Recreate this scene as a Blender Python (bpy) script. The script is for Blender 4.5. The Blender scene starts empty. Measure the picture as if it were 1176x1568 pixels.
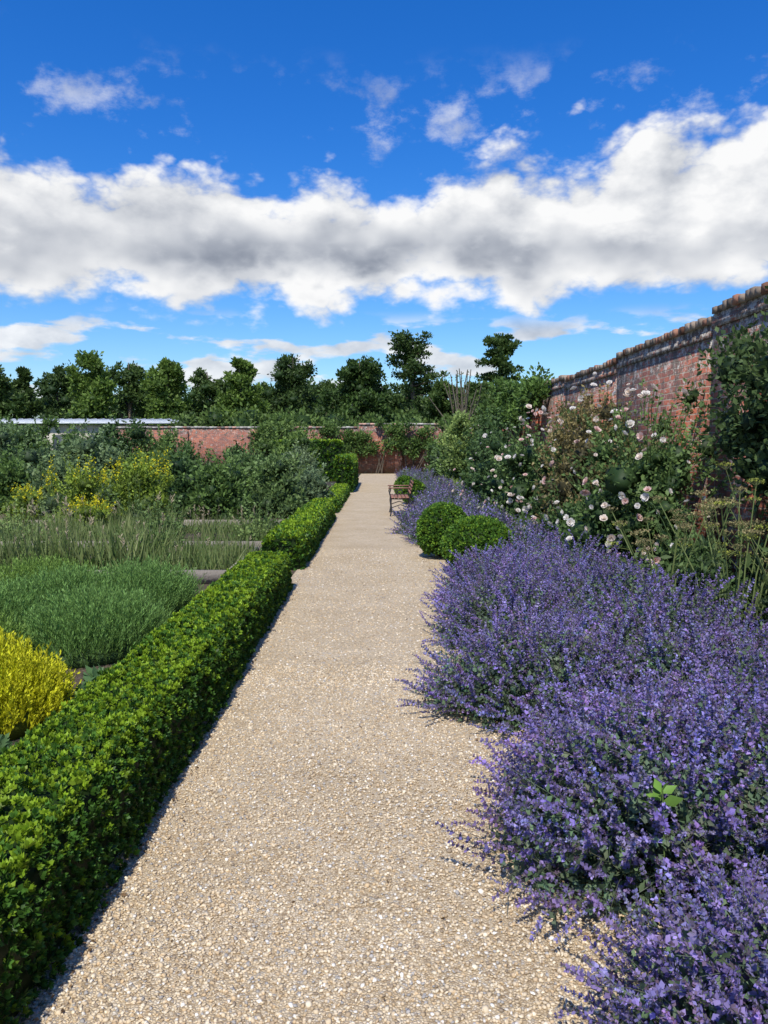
import bpy, bmesh, math
import numpy as np
from mathutils import Vector
rng=np.random.default_rng(7)
sc=bpy.context.scene
sc.view_settings.view_transform='Standard'
sc.view_settings.look='None'
sc.view_settings.exposure=0
A=np.array
# ------------------------------------------------------------------ mesh helpers
class MB:
    def __init__(s): s.v=[];s.c=[];s.q=[];s.t=[];s.qm=[];s.tm=[];s.n=0
    def add(s,v,q=None,t=None,c=(.5,.5,.5),m=0):
        v=np.asarray(v,float).reshape(-1,3); s.v.append(v)
        c=np.asarray(c,float)
        s.c.append(np.broadcast_to(c,(len(v),3)).copy())
        if q is not None and len(q):
            q=np.asarray(q,int)+s.n; s.q.append(q); s.qm.append(np.full(len(q),m))
        if t is not None and len(t):
            t=np.asarray(t,int)+s.n; s.t.append(t); s.tm.append(np.full(len(t),m))
        s.n+=len(v)
    def build(s,name,mats,parent=None,smooth=False):
        me=bpy.data.meshes.new(name)
        V=np.concatenate(s.v); C=np.concatenate(s.c)
        Q=np.concatenate(s.q) if s.q else np.zeros((0,4),int)
        T=np.concatenate(s.t) if s.t else np.zeros((0,3),int)
        me.vertices.add(len(V)); me.vertices.foreach_set("co",V.astype(np.float32).ravel())
        L=np.concatenate([Q.ravel(),T.ravel()])
        me.loops.add(len(L)); me.loops.foreach_set("vertex_index",L.astype(np.int32))
        nf=len(Q)+len(T); me.polygons.add(nf)
        ls=np.concatenate([np.arange(len(Q))*4,len(Q)*4+np.arange(len(T))*3])
        me.polygons.foreach_set("loop_start",ls.astype(np.int32))
        mi=np.concatenate((s.qm if s.q else [])+(s.tm if s.t else [])) if nf else []
        me.polygons.foreach_set("material_index",np.asarray(mi,np.int32))
        if smooth: me.polygons.foreach_set("use_smooth",np.ones(nf,bool))
        me.update(calc_edges=True)
        a=me.color_attributes.new("col","FLOAT_COLOR","POINT")
        a.data.foreach_set("color",np.c_[np.clip(C,0,.95),np.ones(len(C))].astype(np.float32).ravel())
        for m in (mats if isinstance(mats,(list,tuple)) else [mats]): me.materials.append(m)
        o=bpy.data.objects.new(name,me); sc.collection.objects.link(o)
        if parent: o.parent=parent
        return o
def norm(v): return v/np.maximum(np.linalg.norm(v,axis=-1,keepdims=True),1e-9)
def frames(D,face=None):
    k=len(D); R=rng.normal(size=(k,3)) if face is None else face
    X=norm(np.cross(R,D)); Y=np.cross(D,X)
    return np.stack([X,Y,D],axis=2)
def inst(mb,tpl,P,D,S,cm=None,face=None,m=0):
    tv,tq,tt,tc=tpl; k=len(P)
    if k==0: return
    S=np.asarray(S,float)
    if S.ndim<2: S=S.reshape(-1,1)
    S=np.broadcast_to(S,(k,3))
    F=frames(norm(D),face)
    loc=tv[None]*S[:,None,:]
    V=np.einsum('kij,knj->kni',F,loc)+P[:,None,:]
    n=len(tv); off=(np.arange(k)*n)[:,None,None]
    C=np.broadcast_to(tc[None],(k,n,3)) 
    if cm is not None: C=C*cm[:,None,:]
    mb.add(V.reshape(-1,3),(tq[None]+off).reshape(-1,4) if len(tq) else None,(tt[None]+off).reshape(-1,3) if len(tt) else None,C.reshape(-1,3),m)
E4=np.zeros((0,4),int);E3=np.zeros((0,3),int)
def tpl_join(parts):
    v=[];q=[];t=[];c=[];n=0
    for (a,b,d,e) in parts:
        v.append(a);c.append(np.broadcast_to(e,(len(a),3)))
        if len(b):q.append(b+n)
        if len(d):t.append(d+n)
        n+=len(a)
    return (np.concatenate(v),np.concatenate(q) if q else E4,np.concatenate(t) if t else E3,np.concatenate(c))
def leafT(w=.28,fold=.06,col=(1,1,1)):
    v=A([[0,0,0],[-w,fold,.5],[0,0,.5],[w,fold,.5],[0,-.04,1.]]); t=A([[0,2,1],[0,3,2],[1,2,4],[2,3,4]])
    return (v,E4,t,np.tile(A(col,float),(5,1)))
def bladeT(w=.1,col=(1,1,1)):
    v=A([[-w*.3,0,0],[w*.3,0,0],[w,.03,.5],[-w,.03,.5],[0,0,1.]]);return (v,A([[0,1,2,3]]),A([[3,2,4]]),np.tile(A(col,float),(5,1)))
def place(tpl,p,d,s,col=None):
    F=frames(norm(A([d],float)))[0]; v=(tpl[0]*s)@F.T+A(p)
    c=tpl[3] if col is None else np.tile(A(col,float),(len(v),1))
    return (v,tpl[1],tpl[2],c)
def tube(pts,rad,sides=3,col=(.1,.1,.1)):
    pts=A(pts,float);k=len(pts); rad=np.broadcast_to(rad,(k,))
    T=norm(np.gradient(pts,axis=0)); ref=A([.3,.9,.2]) if abs(T[0][2])>.7 else A([0,0,1.])
    X=norm(np.cross(T,ref));Y=np.cross(T,X)
    a=np.arange(sides)/sides*2*np.pi
    v=pts[:,None]+rad[:,None,None]*(np.cos(a)[None,:,None]*X[:,None]+np.sin(a)[None,:,None]*Y[:,None])
    q=[]
    for i in range(k-1):
        for j in range(sides):
            q.append([i*sides+j,i*sides+(j+1)%sides,(i+1)*sides+(j+1)%sides,(i+1)*sides+j])
    return (v.reshape(-1,3),A(q),E3,np.tile(A(col,float),(k*sides,1)))
def addt(mb,t,m=0): mb.add(t[0],t[1],t[2],t[3],m)
def ico(sub):
    bm=bmesh.new();bmesh.ops.create_icosphere(bm,subdivisions=sub,radius=1)
    v=A([x.co[:] for x in bm.verts]);f=A([[x.index for x in g.verts] for g in bm.faces]);bm.free();return v,f
I1=ico(1);I2=ico(2);I3=ico(3)
def blobT(col=(1,1,1),sub=2,amp=.15):
    v,f={1:I1,2:I2,3:I3}[sub]; v=v*(1+amp*rng.normal(size=(len(v),1))*.6)
    return (v,E4,f,np.tile(A(col,float),(len(v),1)))
_ph=rng.uniform(0,6.28,24);_dr=rng.normal(size=(24,3))
def snoise(P,f=1.):
    P=np.asarray(P,float); r=0
    for i in range(24):
        o=1.0*(1.9**(i%4)); r=r+np.sin(P@(_dr[i]*f*o)+_ph[i])/o
    return r/7.
def box(mb,x0,x1,y0,y1,z0,z1,col=(.5,.5,.5),m=0,bev=0.0):
    if bev<=0:
        v=[[x,y,z] for z in(z0,z1) for y in(y0,y1) for x in(x0,x1)]
        mb.add(v,[[0,2,3,1],[4,5,7,6],[0,1,5,4],[2,6,7,3],[0,4,6,2],[1,3,7,5]],None,col,m);return
    bm=bmesh.new();bmesh.ops.create_cube(bm,size=1)
    for w in bm.verts: w.co=Vector(((x0+x1)/2+w.co.x*(x1-x0),(y0+y1)/2+w.co.y*(y1-y0),(z0+z1)/2+w.co.z*(z1-z0)))
    bmesh.ops.bevel(bm,geom=bm.edges[:],offset=bev,segments=2,affect='EDGES')
    bmesh.ops.triangulate(bm,faces=bm.faces[:])
    bm.verts.index_update()
    v=[w.co[:] for w in bm.verts];t=[[x.index for x in f.verts] for f in bm.faces];bm.free()
    mb.add(v,None,t,col,m)
# ------------------------------------------------------------------ materials
def newmat(name):
    m=bpy.data.materials.new(name);m.use_nodes=True;nt=m.node_tree
    return m,nt,nt.nodes['Principled BSDF'],nt.nodes['Material Output']
def attrmat(name,rough=.55,transl=.3,spec=.3,bump=0):
    m,nt,b,o=newmat(name)
    at=nt.nodes.new('ShaderNodeAttribute');at.attribute_name='col'
    nt.links.new(at.outputs['Color'],b.inputs['Base Color'])
    b.inputs['Roughness'].default_value=rough;b.inputs['Specular IOR Level'].default_value=spec
    if bump:
        n=nt.nodes.new('ShaderNodeTexNoise');n.inputs['Scale'].default_value=bump;n.inputs['Detail'].default_value=6
        bp=nt.nodes.new('ShaderNodeBump');bp.inputs['Strength'].default_value=.5;bp.inputs['Distance'].default_value=.02
        tc=nt.nodes.new('ShaderNodeTexCoord');nt.links.new(tc.outputs['Object'],n.inputs['Vector'])
        nt.links.new(n.outputs['Fac'],bp.inputs['Height']);nt.links.new(bp.outputs['Normal'],b.inputs['Normal'])
    if transl:
        t=nt.nodes.new('ShaderNodeBsdfTranslucent');mx=nt.nodes.new('ShaderNodeMixShader');mx.inputs[0].default_value=transl
        nt.links.new(at.outputs['Color'],t.inputs['Color']);nt.links.new(b.outputs[0],mx.inputs[1]);nt.links.new(t.outputs[0],mx.inputs[2])
        nt.links.new(mx.outputs[0],o.inputs['Surface'])
    return m
M_leaf=attrmat('leaf_foliage',.55,.3,.25)
M_box=attrmat('box_leaf',.5,.25,.25)
M_flow=attrmat('flower_petals',.75,.32,.15)
M_stone=attrmat('gravel_stone',.85,0,.3)
M_bark=attrmat('bark',.9,0,.2,bump=12)
M_paint=attrmat('painted_metal',.5,0,.4)
M_wood=attrmat('weathered_timber',.85,0,.2,bump=30)
def ramp(nt,src,stops):
    r=nt.nodes.new('ShaderNodeValToRGB');el=r.color_ramp.elements
    while len(el)<len(stops): el.new(.5)
    for e,(p,c) in zip(el,stops): e.position=p;e.color=(*c,1)
    nt.links.new(src,r.inputs['Fac']);return r.outputs['Color']
def mixc(nt,f,a,b,mode='MIX'):
    x=nt.nodes.new('ShaderNodeMix');x.data_type='RGBA';x.blend_type=mode
    for s,i in((f,0),(a,6),(b,7)):
        if isinstance(s,bpy.types.NodeSocket): nt.links.new(s,x.inputs[i])
        else: x.inputs[i].default_value=s if i==0 else (*s,1)
    return x.outputs[2]
def noise(nt,vec,scale,detail=4,rough=.5):
    n=nt.nodes.new('ShaderNodeTexNoise');n.inputs['Scale'].default_value=scale;n.inputs['Detail'].default_value=detail;n.inputs['Roughness'].default_value=rough
    nt.links.new(vec,n.inputs['Vector']);return n.outputs['Fac']
def objco(nt): return nt.nodes.new('ShaderNodeTexCoord').outputs['Object']
def gravel_mat():
    m,nt,b,o=newmat('gravel');co=objco(nt)
    v=nt.nodes.new('ShaderNodeTexVoronoi');v.inputs['Scale'].default_value=105;nt.links.new(co,v.inputs['Vector'])
    sp=nt.nodes.new('ShaderNodeSeparateColor');nt.links.new(v.outputs['Color'],sp.inputs[0])
    c=ramp(nt,sp.outputs[0],[(0,(.38,.28,.165)),(.25,(.60,.475,.30)),(.6,(.69,.565,.375)),(.85,(.76,.645,.46)),(.94,(.42,.385,.33)),(1,(.80,.73,.59))])
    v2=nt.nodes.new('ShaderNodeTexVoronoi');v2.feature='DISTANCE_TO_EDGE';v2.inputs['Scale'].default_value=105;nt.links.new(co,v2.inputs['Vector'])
    edge=ramp(nt,v2.outputs['Distance'],[(0,(.48,.42,.34)),(.15,(1,1,1))])  # dirt plus painted occlusion shade in the gaps between stones
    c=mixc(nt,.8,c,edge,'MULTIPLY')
    n=noise(nt,co,1.6,6,.65);n2=ramp(nt,n,[(.3,(.83,.80,.74)),(.62,(1.,1.,1.))])
    c=mixc(nt,1.,c,n2,'MULTIPLY')
    nt.links.new(c,b.inputs['Base Color']);b.inputs['Roughness'].default_value=.9
    bp=nt.nodes.new('ShaderNodeBump');bp.inputs['Strength'].default_value=.7;bp.inputs['Distance'].default_value=.005
    nt.links.new(ramp(nt,v2.outputs['Distance'],[(0,(0,0,0)),(.35,(1,1,1))]),bp.inputs['Height']);nt.links.new(bp.outputs[0],b.inputs['Normal'])
    return m
def soil_mat(name,a,b_,c_,sc_=3):
    m,nt,b,o=newmat(name);co=objco(nt)
    n=noise(nt,co,sc_,6,.65);c=ramp(nt,n,[(.3,a),(.5,b_),(.7,c_)])
    nt.links.new(c,b.inputs['Base Color']);b.inputs['Roughness'].default_value=.95
    bp=nt.nodes.new('ShaderNodeBump');bp.inputs['Distance'].default_value=.04;bp.inputs['Strength'].default_value=.7
    nt.links.new(noise(nt,co,25,6,.7),bp.inputs['Height']);nt.links.new(bp.outputs[0],b.inputs['Normal']);return m
def brick_mat():
    m,nt,b,o=newmat('old_red_brick');co=objco(nt)
    s=nt.nodes.new('ShaderNodeSeparateXYZ');nt.links.new(co,s.inputs[0])
    ad=nt.nodes.new('ShaderNodeMath');ad.operation='ADD';nt.links.new(s.outputs[0],ad.inputs[0]);nt.links.new(s.outputs[1],ad.inputs[1])
    cb=nt.nodes.new('ShaderNodeCombineXYZ');nt.links.new(ad.outputs[0],cb.inputs[0]);nt.links.new(s.outputs[2],cb.inputs[1])
    wn=nt.nodes.new('ShaderNodeTexNoise');wn.inputs['Scale'].default_value=2.2;nt.links.new(co,wn.inputs['Vector'])
    vm=nt.nodes.new('ShaderNodeVectorMath');vm.operation='MULTIPLY_ADD';nt.links.new(wn.outputs['Color'],vm.inputs[0]);vm.inputs[1].default_value=(.04,.04,0);nt.links.new(cb.outputs[0],vm.inputs[2])
    bt=nt.nodes.new('ShaderNodeTexBrick');nt.links.new(vm.outputs[0],bt.inputs['Vector'])
    for k,vv in {'Scale':1,'Brick Width':.225,'Row Height':.078,'Mortar Size':.010,'Mortar Smooth':.35,'Bias':-.1}.items(): bt.inputs[k].default_value=vv
    bt.inputs['Color1'].default_value=(.47,.135,.07,1);bt.inputs['Color2'].default_value=(.19,.075,.06,1);bt.inputs['Mortar'].default_value=(.36,.28,.21,1)
    c=bt.outputs['Color']
    f=ramp(nt,noise(nt,co,.9,6,.7),[(.44,(0,0,0)),(.60,(1,1,1))])
    c=mixc(nt,f,c,mixc(nt,.5,c,(.14,.08,.075)))
    f2=ramp(nt,noise(nt,co,5.,8,.8),[(.555,(0,0,0)),(.595,(.85,.85,.85))])
    c=mixc(nt,f2,c,(.46,.38,.32))
    mr=nt.nodes.new('ShaderNodeMapRange');nt.links.new(s.outputs[2],mr.inputs[0]);mr.inputs[1].default_value=1.9;mr.inputs[2].default_value=3.2;mr.inputs[3].default_value=0;mr.inputs[4].default_value=.19
    a2=nt.nodes.new('ShaderNodeMath');a2.operation='ADD';nt.links.new(noise(nt,co,3.4,8,.8),a2.inputs[0]);nt.links.new(mr.outputs[0],a2.inputs[1])
    f3=ramp(nt,a2.outputs[0],[(.59,(0,0,0)),(.65,(.85,.85,.85))]);c=mixc(nt,f3,c,(.10,.09,.075))
    a3=nt.nodes.new('ShaderNodeMath');a3.operation='ADD';nt.links.new(noise(nt,co,8.,6,.8),a3.inputs[0]);nt.links.new(mr.outputs[0],a3.inputs[1])
    f4=ramp(nt,a3.outputs[0],[(.65,(0,0,0)),(.70,(.9,.9,.9))]);c=mixc(nt,f4,c,(.48,.45,.40))
    nt.links.new(c,b.inputs['Base Color']);b.inputs['Roughness'].default_value=.9
    bp=nt.nodes.new('ShaderNodeBump');bp.inputs['Distance'].default_value=.014;bp.inputs['Strength'].default_value=.9
    inv=nt.nodes.new('ShaderNodeMath');inv.operation='SUBTRACT';nt.links.new(noise(nt,co,18,6,.7),inv.inputs[0]);nt.links.new(bt.outputs['Fac'],inv.inputs[1])
    nt.links.new(inv.outputs[0],bp.inputs['Height']);nt.links.new(bp.outputs[0],b.inputs['Normal']);return m
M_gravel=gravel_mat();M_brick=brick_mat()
M_ground=soil_mat('meadow_ground',(.06,.10,.025),(.09,.14,.035),(.13,.13,.06),2)
M_soil=soil_mat('bed_soil',(.07,.052,.034),(.12,.09,.058),(.17,.13,.085),5)
M_roof=soil_mat('pale_metal_roof',(.50,.54,.56),(.58,.62,.64),(.64,.68,.70),1.5)
M_cream=soil_mat('limewashed_wall',(.36,.34,.27),(.44,.41,.33),(.5,.47,.39),1.5)
# ------------------------------------------------------------------ world
SUN_AZ=math.radians(193);SUN_EL=math.radians(55)
w=bpy.data.worlds.new('World');sc.world=w;w.use_nodes=True;nt=w.node_tree;nt.nodes.clear()
def M(op,a,b=None,c=None,clamp=False):
    n=nt.nodes.new('ShaderNodeMath');n.operation=op;n.use_clamp=clamp
    for i,x in enumerate((a,b,c)):
        if x is None: continue
        if isinstance(x,(int,float)): n.inputs[i].default_value=x
        else: nt.links.new(x,n.inputs[i])
    return n.outputs[0]
def sstep(x,lo,hi):
    n=nt.nodes.new('ShaderNodeMapRange');n.interpolation_type='SMOOTHSTEP'
    nt.links.new(x,n.inputs[0])
    for i,v in((1,lo),(2,hi),(3,0),(4,1)): n.inputs[i].default_value=v
    return n.outputs[0]
tc=nt.nodes.new('ShaderNodeTexCoord');sx=nt.nodes.new('ShaderNodeSeparateXYZ');nt.links.new(tc.outputs['Generated'],sx.inputs[0])
U=M('MULTIPLY',M('ARCTAN2',sx.outputs[0],sx.outputs[1]),5.73)
V=M('MULTIPLY',M('ARCSINE',sx.outputs[2]),5.73)
def nz(su,sv,seed,scale,detail=7,rough=.55,du=0,dv=0,dist=0):
    c=nt.nodes.new('ShaderNodeCombineXYZ');nt.links.new(M('MULTIPLY_ADD',U,su,seed+du*su),c.inputs[0]);nt.links.new(M('MULTIPLY_ADD',V,sv,dv*sv),c.inputs[1])
    c.inputs[2].default_value=seed*1.7
    n=nt.nodes.new('ShaderNodeTexNoise');n.inputs['Scale'].default_value=scale;n.inputs['Detail'].default_value=detail;n.inputs['Roughness'].default_value=rough;n.inputs['Distortion'].default_value=dist
    nt.links.new(c.outputs[0],n.inputs['Vector']);return n.outputs['Fac']
top=M('ADD',1.88,M('MULTIPLY',sstep(U,.3,2.4),.33))
bot=M('ADD',M('ADD',.96,M('MULTIPLY',sstep(U,.2,2.4),.10)),M('MULTIPLY',sstep(M('MULTIPLY',U,-1.),.8,2.6),-.06))
up_d=M('MULTIPLY',M('SUBTRACT',top,V),2.1)
lo_d=M('MULTIPLY',M('SUBTRACT',V,bot),2.6)
band=M('MINIMUM',M('MINIMUM',up_d,lo_d),.95)
f1=nz(1.,1.5,11.3,1.35,8,.55)
f1s=nz(1.,1.5,11.3,1.35,3,.5)
f2=nz(1.,1.5,11.3,1.35,3,.5,dv=.13,du=-.06)
fl=nz(1.,2.4,4.1,.8,2,.5)
bil=M('MULTIPLY',M('ABSOLUTE',M('SUBTRACT',nz(1.,1.7,19.,3.0,4,.5),.5)),2.)
dens=M('ADD',M('ADD',band,M('MULTIPLY',M('SUBTRACT',f1,.48),2.4)),M('MULTIPLY',M('SUBTRACT',bil,.18),.8))
m1=sstep(dens,.0,.48)
w1=nz(1.,1.6,27.7,1.6,7,.62)
wz=M('MULTIPLY',sstep(V,1.7,2.1),M('SUBTRACT',1.,sstep(V,2.25,2.65)))
m2=M('MULTIPLY',M('MULTIPLY',sstep(w1,.53,.72),wz),.55)
w3=nz(.8,2.6,37.2,1.9,7,.52)
lz=M('MULTIPLY',sstep(V,.10,.4),M('SUBTRACT',1.,sstep(V,.80,1.0)))
m3=M('MULTIPLY',sstep(w3,.50,.58),M('MULTIPLY',lz,.9))
mask=M('MAXIMUM',M('MAXIMUM',m1,m2),m3)
rel=M('ADD',M('MULTIPLY',M('SUBTRACT',f1s,f2),1.5),M('ADD',M('MULTIPLY',M('SUBTRACT',f1,f1s),1.6),M('MULTIPLY',M('SUBTRACT',bil,.2),.36)))
core=M('MULTIPLY',sstep(dens,.40,1.15),M('SUBTRACT',1.,sstep(V,1.2,1.75)))
core=M('MULTIPLY',core,M('MULTIPLY_ADD',M('SUBTRACT',1.,sstep(M('ABSOLUTE',M('ADD',U,.15)),.4,2.2)),.60,.40))
br=M('ADD',M('SUBTRACT',.86,M('MULTIPLY',core,.62)),rel)
br=M('ADD',br,M('MULTIPLY',M('SUBTRACT',fl,.5),.40))
br=M('MINIMUM',M('MAXIMUM',br,.33),.97)
sky=nt.nodes.new('ShaderNodeTexSky');sky.sky_type='NISHITA';sky.sun_disc=False;sky.sun_elevation=SUN_EL;sky.sun_rotation=SUN_AZ;sky.air_density=1.0;sky.dust_density=.6;sky.ozone_density=3
STR=.15
hs=nt.nodes.new('ShaderNodeHueSaturation');hs.inputs['Saturation'].default_value=1.38;hs.inputs['Value'].default_value=1.;nt.links.new(sky.outputs[0],hs.inputs['Color'])
tint=mixc(nt,sstep(V,.2,2.4),(.88,.96,1.08),(.58,.84,1.2))
skyc=mixc(nt,1.,hs.outputs[0],tint,'MULTIPLY')
cc=nt.nodes.new('ShaderNodeCombineColor')
nt.links.new(M('MULTIPLY',M('POWER',br,1.14),1/STR),cc.inputs[0]);nt.links.new(M('MULTIPLY',M('POWER',br,1.04),1/STR),cc.inputs[1]);nt.links.new(M('MULTIPLY',M('POWER',br,.86),1/STR),cc.inputs[2])
out=mixc(nt,mask,skyc,cc.outputs[0])
bg=nt.nodes.new('ShaderNodeBackground');bg.inputs['Strength'].default_value=STR;nt.links.new(out,bg.inputs[0])
wo=nt.nodes.new('ShaderNodeOutputWorld');nt.links.new(bg.outputs[0],wo.inputs[0])
sd=A([math.sin(SUN_AZ)*math.cos(SUN_EL),math.cos(SUN_AZ)*math.cos(SUN_EL),math.sin(SUN_EL)])
L=bpy.data.lights.new('sun','SUN');L.energy=4.7;L.angle=math.radians(.6);L.color=(1,.945,.86)
lo=bpy.data.objects.new('sun',L);sc.collection.objects.link(lo);lo.rotation_euler=Vector(-sd).to_track_quat('-Z','Y').to_euler()
cam=bpy.data.cameras.new('camera');co_=bpy.data.objects.new('camera',cam);sc.collection.objects.link(co_);sc.camera=co_
cam.sensor_fit='VERTICAL';cam.sensor_height=36;cam.sensor_width=27;cam.lens=27.05;cam.clip_end=3000;cam.clip_start=.05
co_.location=(0,0,1.6);co_.rotation_euler=(math.radians(90-4.8),0,math.radians(-.4))
# ------------------------------------------------------------------ ground & path
mb=MB();box_=[[-900,-200,0],[900,-200,0],[900,1500,0],[-900,1500,0]];mb.add(box_,[[0,1,2,3]]);mb.build('ground',M_ground)
mb=MB();ys=np.linspace(-4,46.6,400)
xl=-1.06+.03*snoise(np.c_[ys,ys*0,ys*0],2.);xr=1.02+.05*snoise(np.c_[ys,ys*0+5,ys*0],1.5)
cols=np.linspace(0,1,9);X=xl[:,None]*(1-cols)+xr[:,None]*cols;Y=np.broadcast_to(ys[:,None],X.shape)
Z=.010+.006*snoise(np.stack([X*1.,Y,X*0],-1).reshape(-1,3),1.).reshape(X.shape)
n=len(cols);i=np.arange((len(ys)-1)*n).reshape(-1,n)[:,:-1].ravel()
mb.add(np.stack([X,Y,Z+.006],-1).reshape(-1,3),np.c_[i,i+1,i+n+1,i+n])
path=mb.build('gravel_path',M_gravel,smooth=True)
mb=MB();box(mb,.8,3.9,-4,46.5,-.02,.008);box(mb,-16,-1.05,-4,46.5,-.02,.006);mb.build('flower_bed_soil',M_soil)
mb=MB()
pal=A([[.61,.485,.31],[.69,.565,.38],[.51,.385,.235],[.76,.655,.47],[.40,.375,.335],[.80,.75,.64],[.60,.44,.25],[.32,.25,.17]])
def stones(k,y0,y1,s0,s1,pw=1.6):
    y=y0+(y1-y0)*rng.random(k)**pw;x=rng.uniform(-1.02,1.05,k);P=np.c_[x,y,np.full(k,.017)]
    S=rng.uniform(s0,s1,(k,1))*np.c_[rng.uniform(.8,1.3,k),rng.uniform(.8,1.2,k),rng.uniform(.4,.7,k)]
    c=pal[rng.choice(len(pal),k,p=[.22,.22,.14,.16,.07,.06,.08,.05])]*rng.uniform(.8,1.1,(k,1))
    D=A([0,0,1.])+.35*rng.normal(size=(k,3))
    inst(mb,blobT(sub=1,amp=.25),P,D,S,c)
for _ in range(4): stones(8500,1.6,5.5,.0035,.0078)
stones(8000,5,12,.005,.010,1.3);stones(260,1.7,9,.009,.013)
mb.build('loose_stones',M_stone,parent=path)
mb=MB();k=1100;side=rng.random(k)<.5
x=np.where(side,-.97+abs(rng.normal(size=k))*.05,.75-abs(rng.normal(size=k))*.10);y=1.4+rng.random(k)**1.5*16
x[:110]=rng.uniform(-.9,.6,110)
inst(mb,leafT(.3),np.c_[x,y,np.full(k,.024)],np.c_[rng.normal(size=(k,2)),.15*rng.random(k)],rng.uniform(.008,.022,k),A([[.16,.10,.05]])*rng.uniform(.6,1.8,(k,1)))
mb.build('leaf_litter',M_leaf,parent=path)
# ------------------------------------------------------------------ foliage generators
def leaves(mb,C,R,per,leaf,cA,cB,up=.3,shell=.45,tpl=None,flat=1.,spread=.7,minz=.02,core=None,corecol=None):
    C=np.asarray(C,float);k=len(C);R=np.broadcast_to(np.asarray(R,float),(k,));idx=np.repeat(np.arange(k),per)
    u=norm(rng.normal(size=(len(idx),3)));r=rng.random(len(idx))**shell*(1+.18*np.abs(rng.normal(size=len(idx))))
    P=C[idx]+u*(R[idx]*r)[:,None]*A([1,1,flat]);
    D=norm(u+A([0,0,up])+spread*rng.normal(size=u.shape))
    ok=P[:,2]>minz;P=P[ok];D=D[ok];idx=idx[ok]
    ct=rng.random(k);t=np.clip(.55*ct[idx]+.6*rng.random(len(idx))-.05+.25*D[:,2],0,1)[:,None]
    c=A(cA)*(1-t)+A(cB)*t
    inst(mb,tpl or leafT(),P,D,leaf*rng.uniform(.65,1.3,len(P)),c)
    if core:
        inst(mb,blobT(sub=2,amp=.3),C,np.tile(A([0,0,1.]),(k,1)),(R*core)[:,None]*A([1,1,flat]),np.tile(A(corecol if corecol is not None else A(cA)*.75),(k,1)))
def dome(k,cx,cy,rx,ry,h,z0=0.,thick=.75):
    u=norm(rng.normal(size=(k,3)));u[:,2]=abs(u[:,2])
    r=thick+(1-thick)*rng.random(k)
    return np.c_[cx+u[:,0]*rx*r,cy+u[:,1]*ry*r,z0+u[:,2]*h*r]
G=1.5
def shrub(name,cx,cy,rx,ry,h,n=6000,leaf=.06,cA=(.02,.045,.012),cB=(.08,.13,.03),K=26,tpl=None,core=.55,shoots=0,flowers=None,flat=.85,cr=.34,up=.4):
    cA=A(cA)*G;cB=A(cB)*G
    mb=MB();rr=cr*min(rx,ry,h)
    C=np.r_[dome(K,cx,cy,rx-rr,ry-rr,h-rr,0,.55),dome(max(3,K//3),cx,cy,(rx-rr)*.5,(ry-rr)*.5,(h-rr)*.6,0,.2)]
    C[:,2]=np.maximum(C[:,2],rr*.6)
    R=rr*rng.uniform(.65,1.4,len(C))
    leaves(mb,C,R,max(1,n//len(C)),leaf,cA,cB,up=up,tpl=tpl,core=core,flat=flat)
    for _ in range(7):
        a=rng.random()*6.28;e=C[rng.integers(len(C))]
        addt(mb,tube([[cx+.1*np.cos(a),cy+.1*np.sin(a),0],[(cx+e[0])/2,(cy+e[1])/2,e[2]*.5],e],[.025,.018,.008],4,(.09,.07,.045)))
    for _ in range(shoots):
        u=norm(A([[rng.normal()*.7,rng.normal()*.7,1.1]]))[0];b=A([cx,cy,0])+u*A([rx,ry,h])*.85
        l=rng.uniform(.15,.4);e=b+u*l+A([0,0,l*.3]);addt(mb,tube([b,(b+e)/2+rng.normal(size=3)*.02,e],[.006,.005,.003],3,A(cB)*.8))
        kk=14;tt=rng.random(kk)[:,None];inst(mb,tpl or leafT(),b+(e-b)*tt,norm(rng.normal(size=(kk,3))+A([0,0,.5])),leaf*rng.uniform(.6,1.1,kk),np.tile(A(cB),(kk,1))*rng.uniform(.7,1.2,(kk,1)))
    if flowers: flowers(mb)
    return mb.build(name,[M_leaf,M_flow])
def rosette(nl,w=.3):
    ps=[]
    for i in range(nl):
        a=i*2.4;tilt=.35+.9*(i/nl);d=[math.cos(a)*math.sin(tilt),math.sin(a)*math.sin(tilt),math.cos(tilt)]
        s=.75+.35*rng.random();ps.append(place(leafT(w,.05),[0,0,-.35*i/nl],d,s,A([1,1,1])*(1.25-.6*i/nl)))
    return tpl_join(ps)
RS=[rosette(8),rosette(9),rosette(7)];RS4=[rosette(5,.36),rosette(4,.4)]
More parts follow.
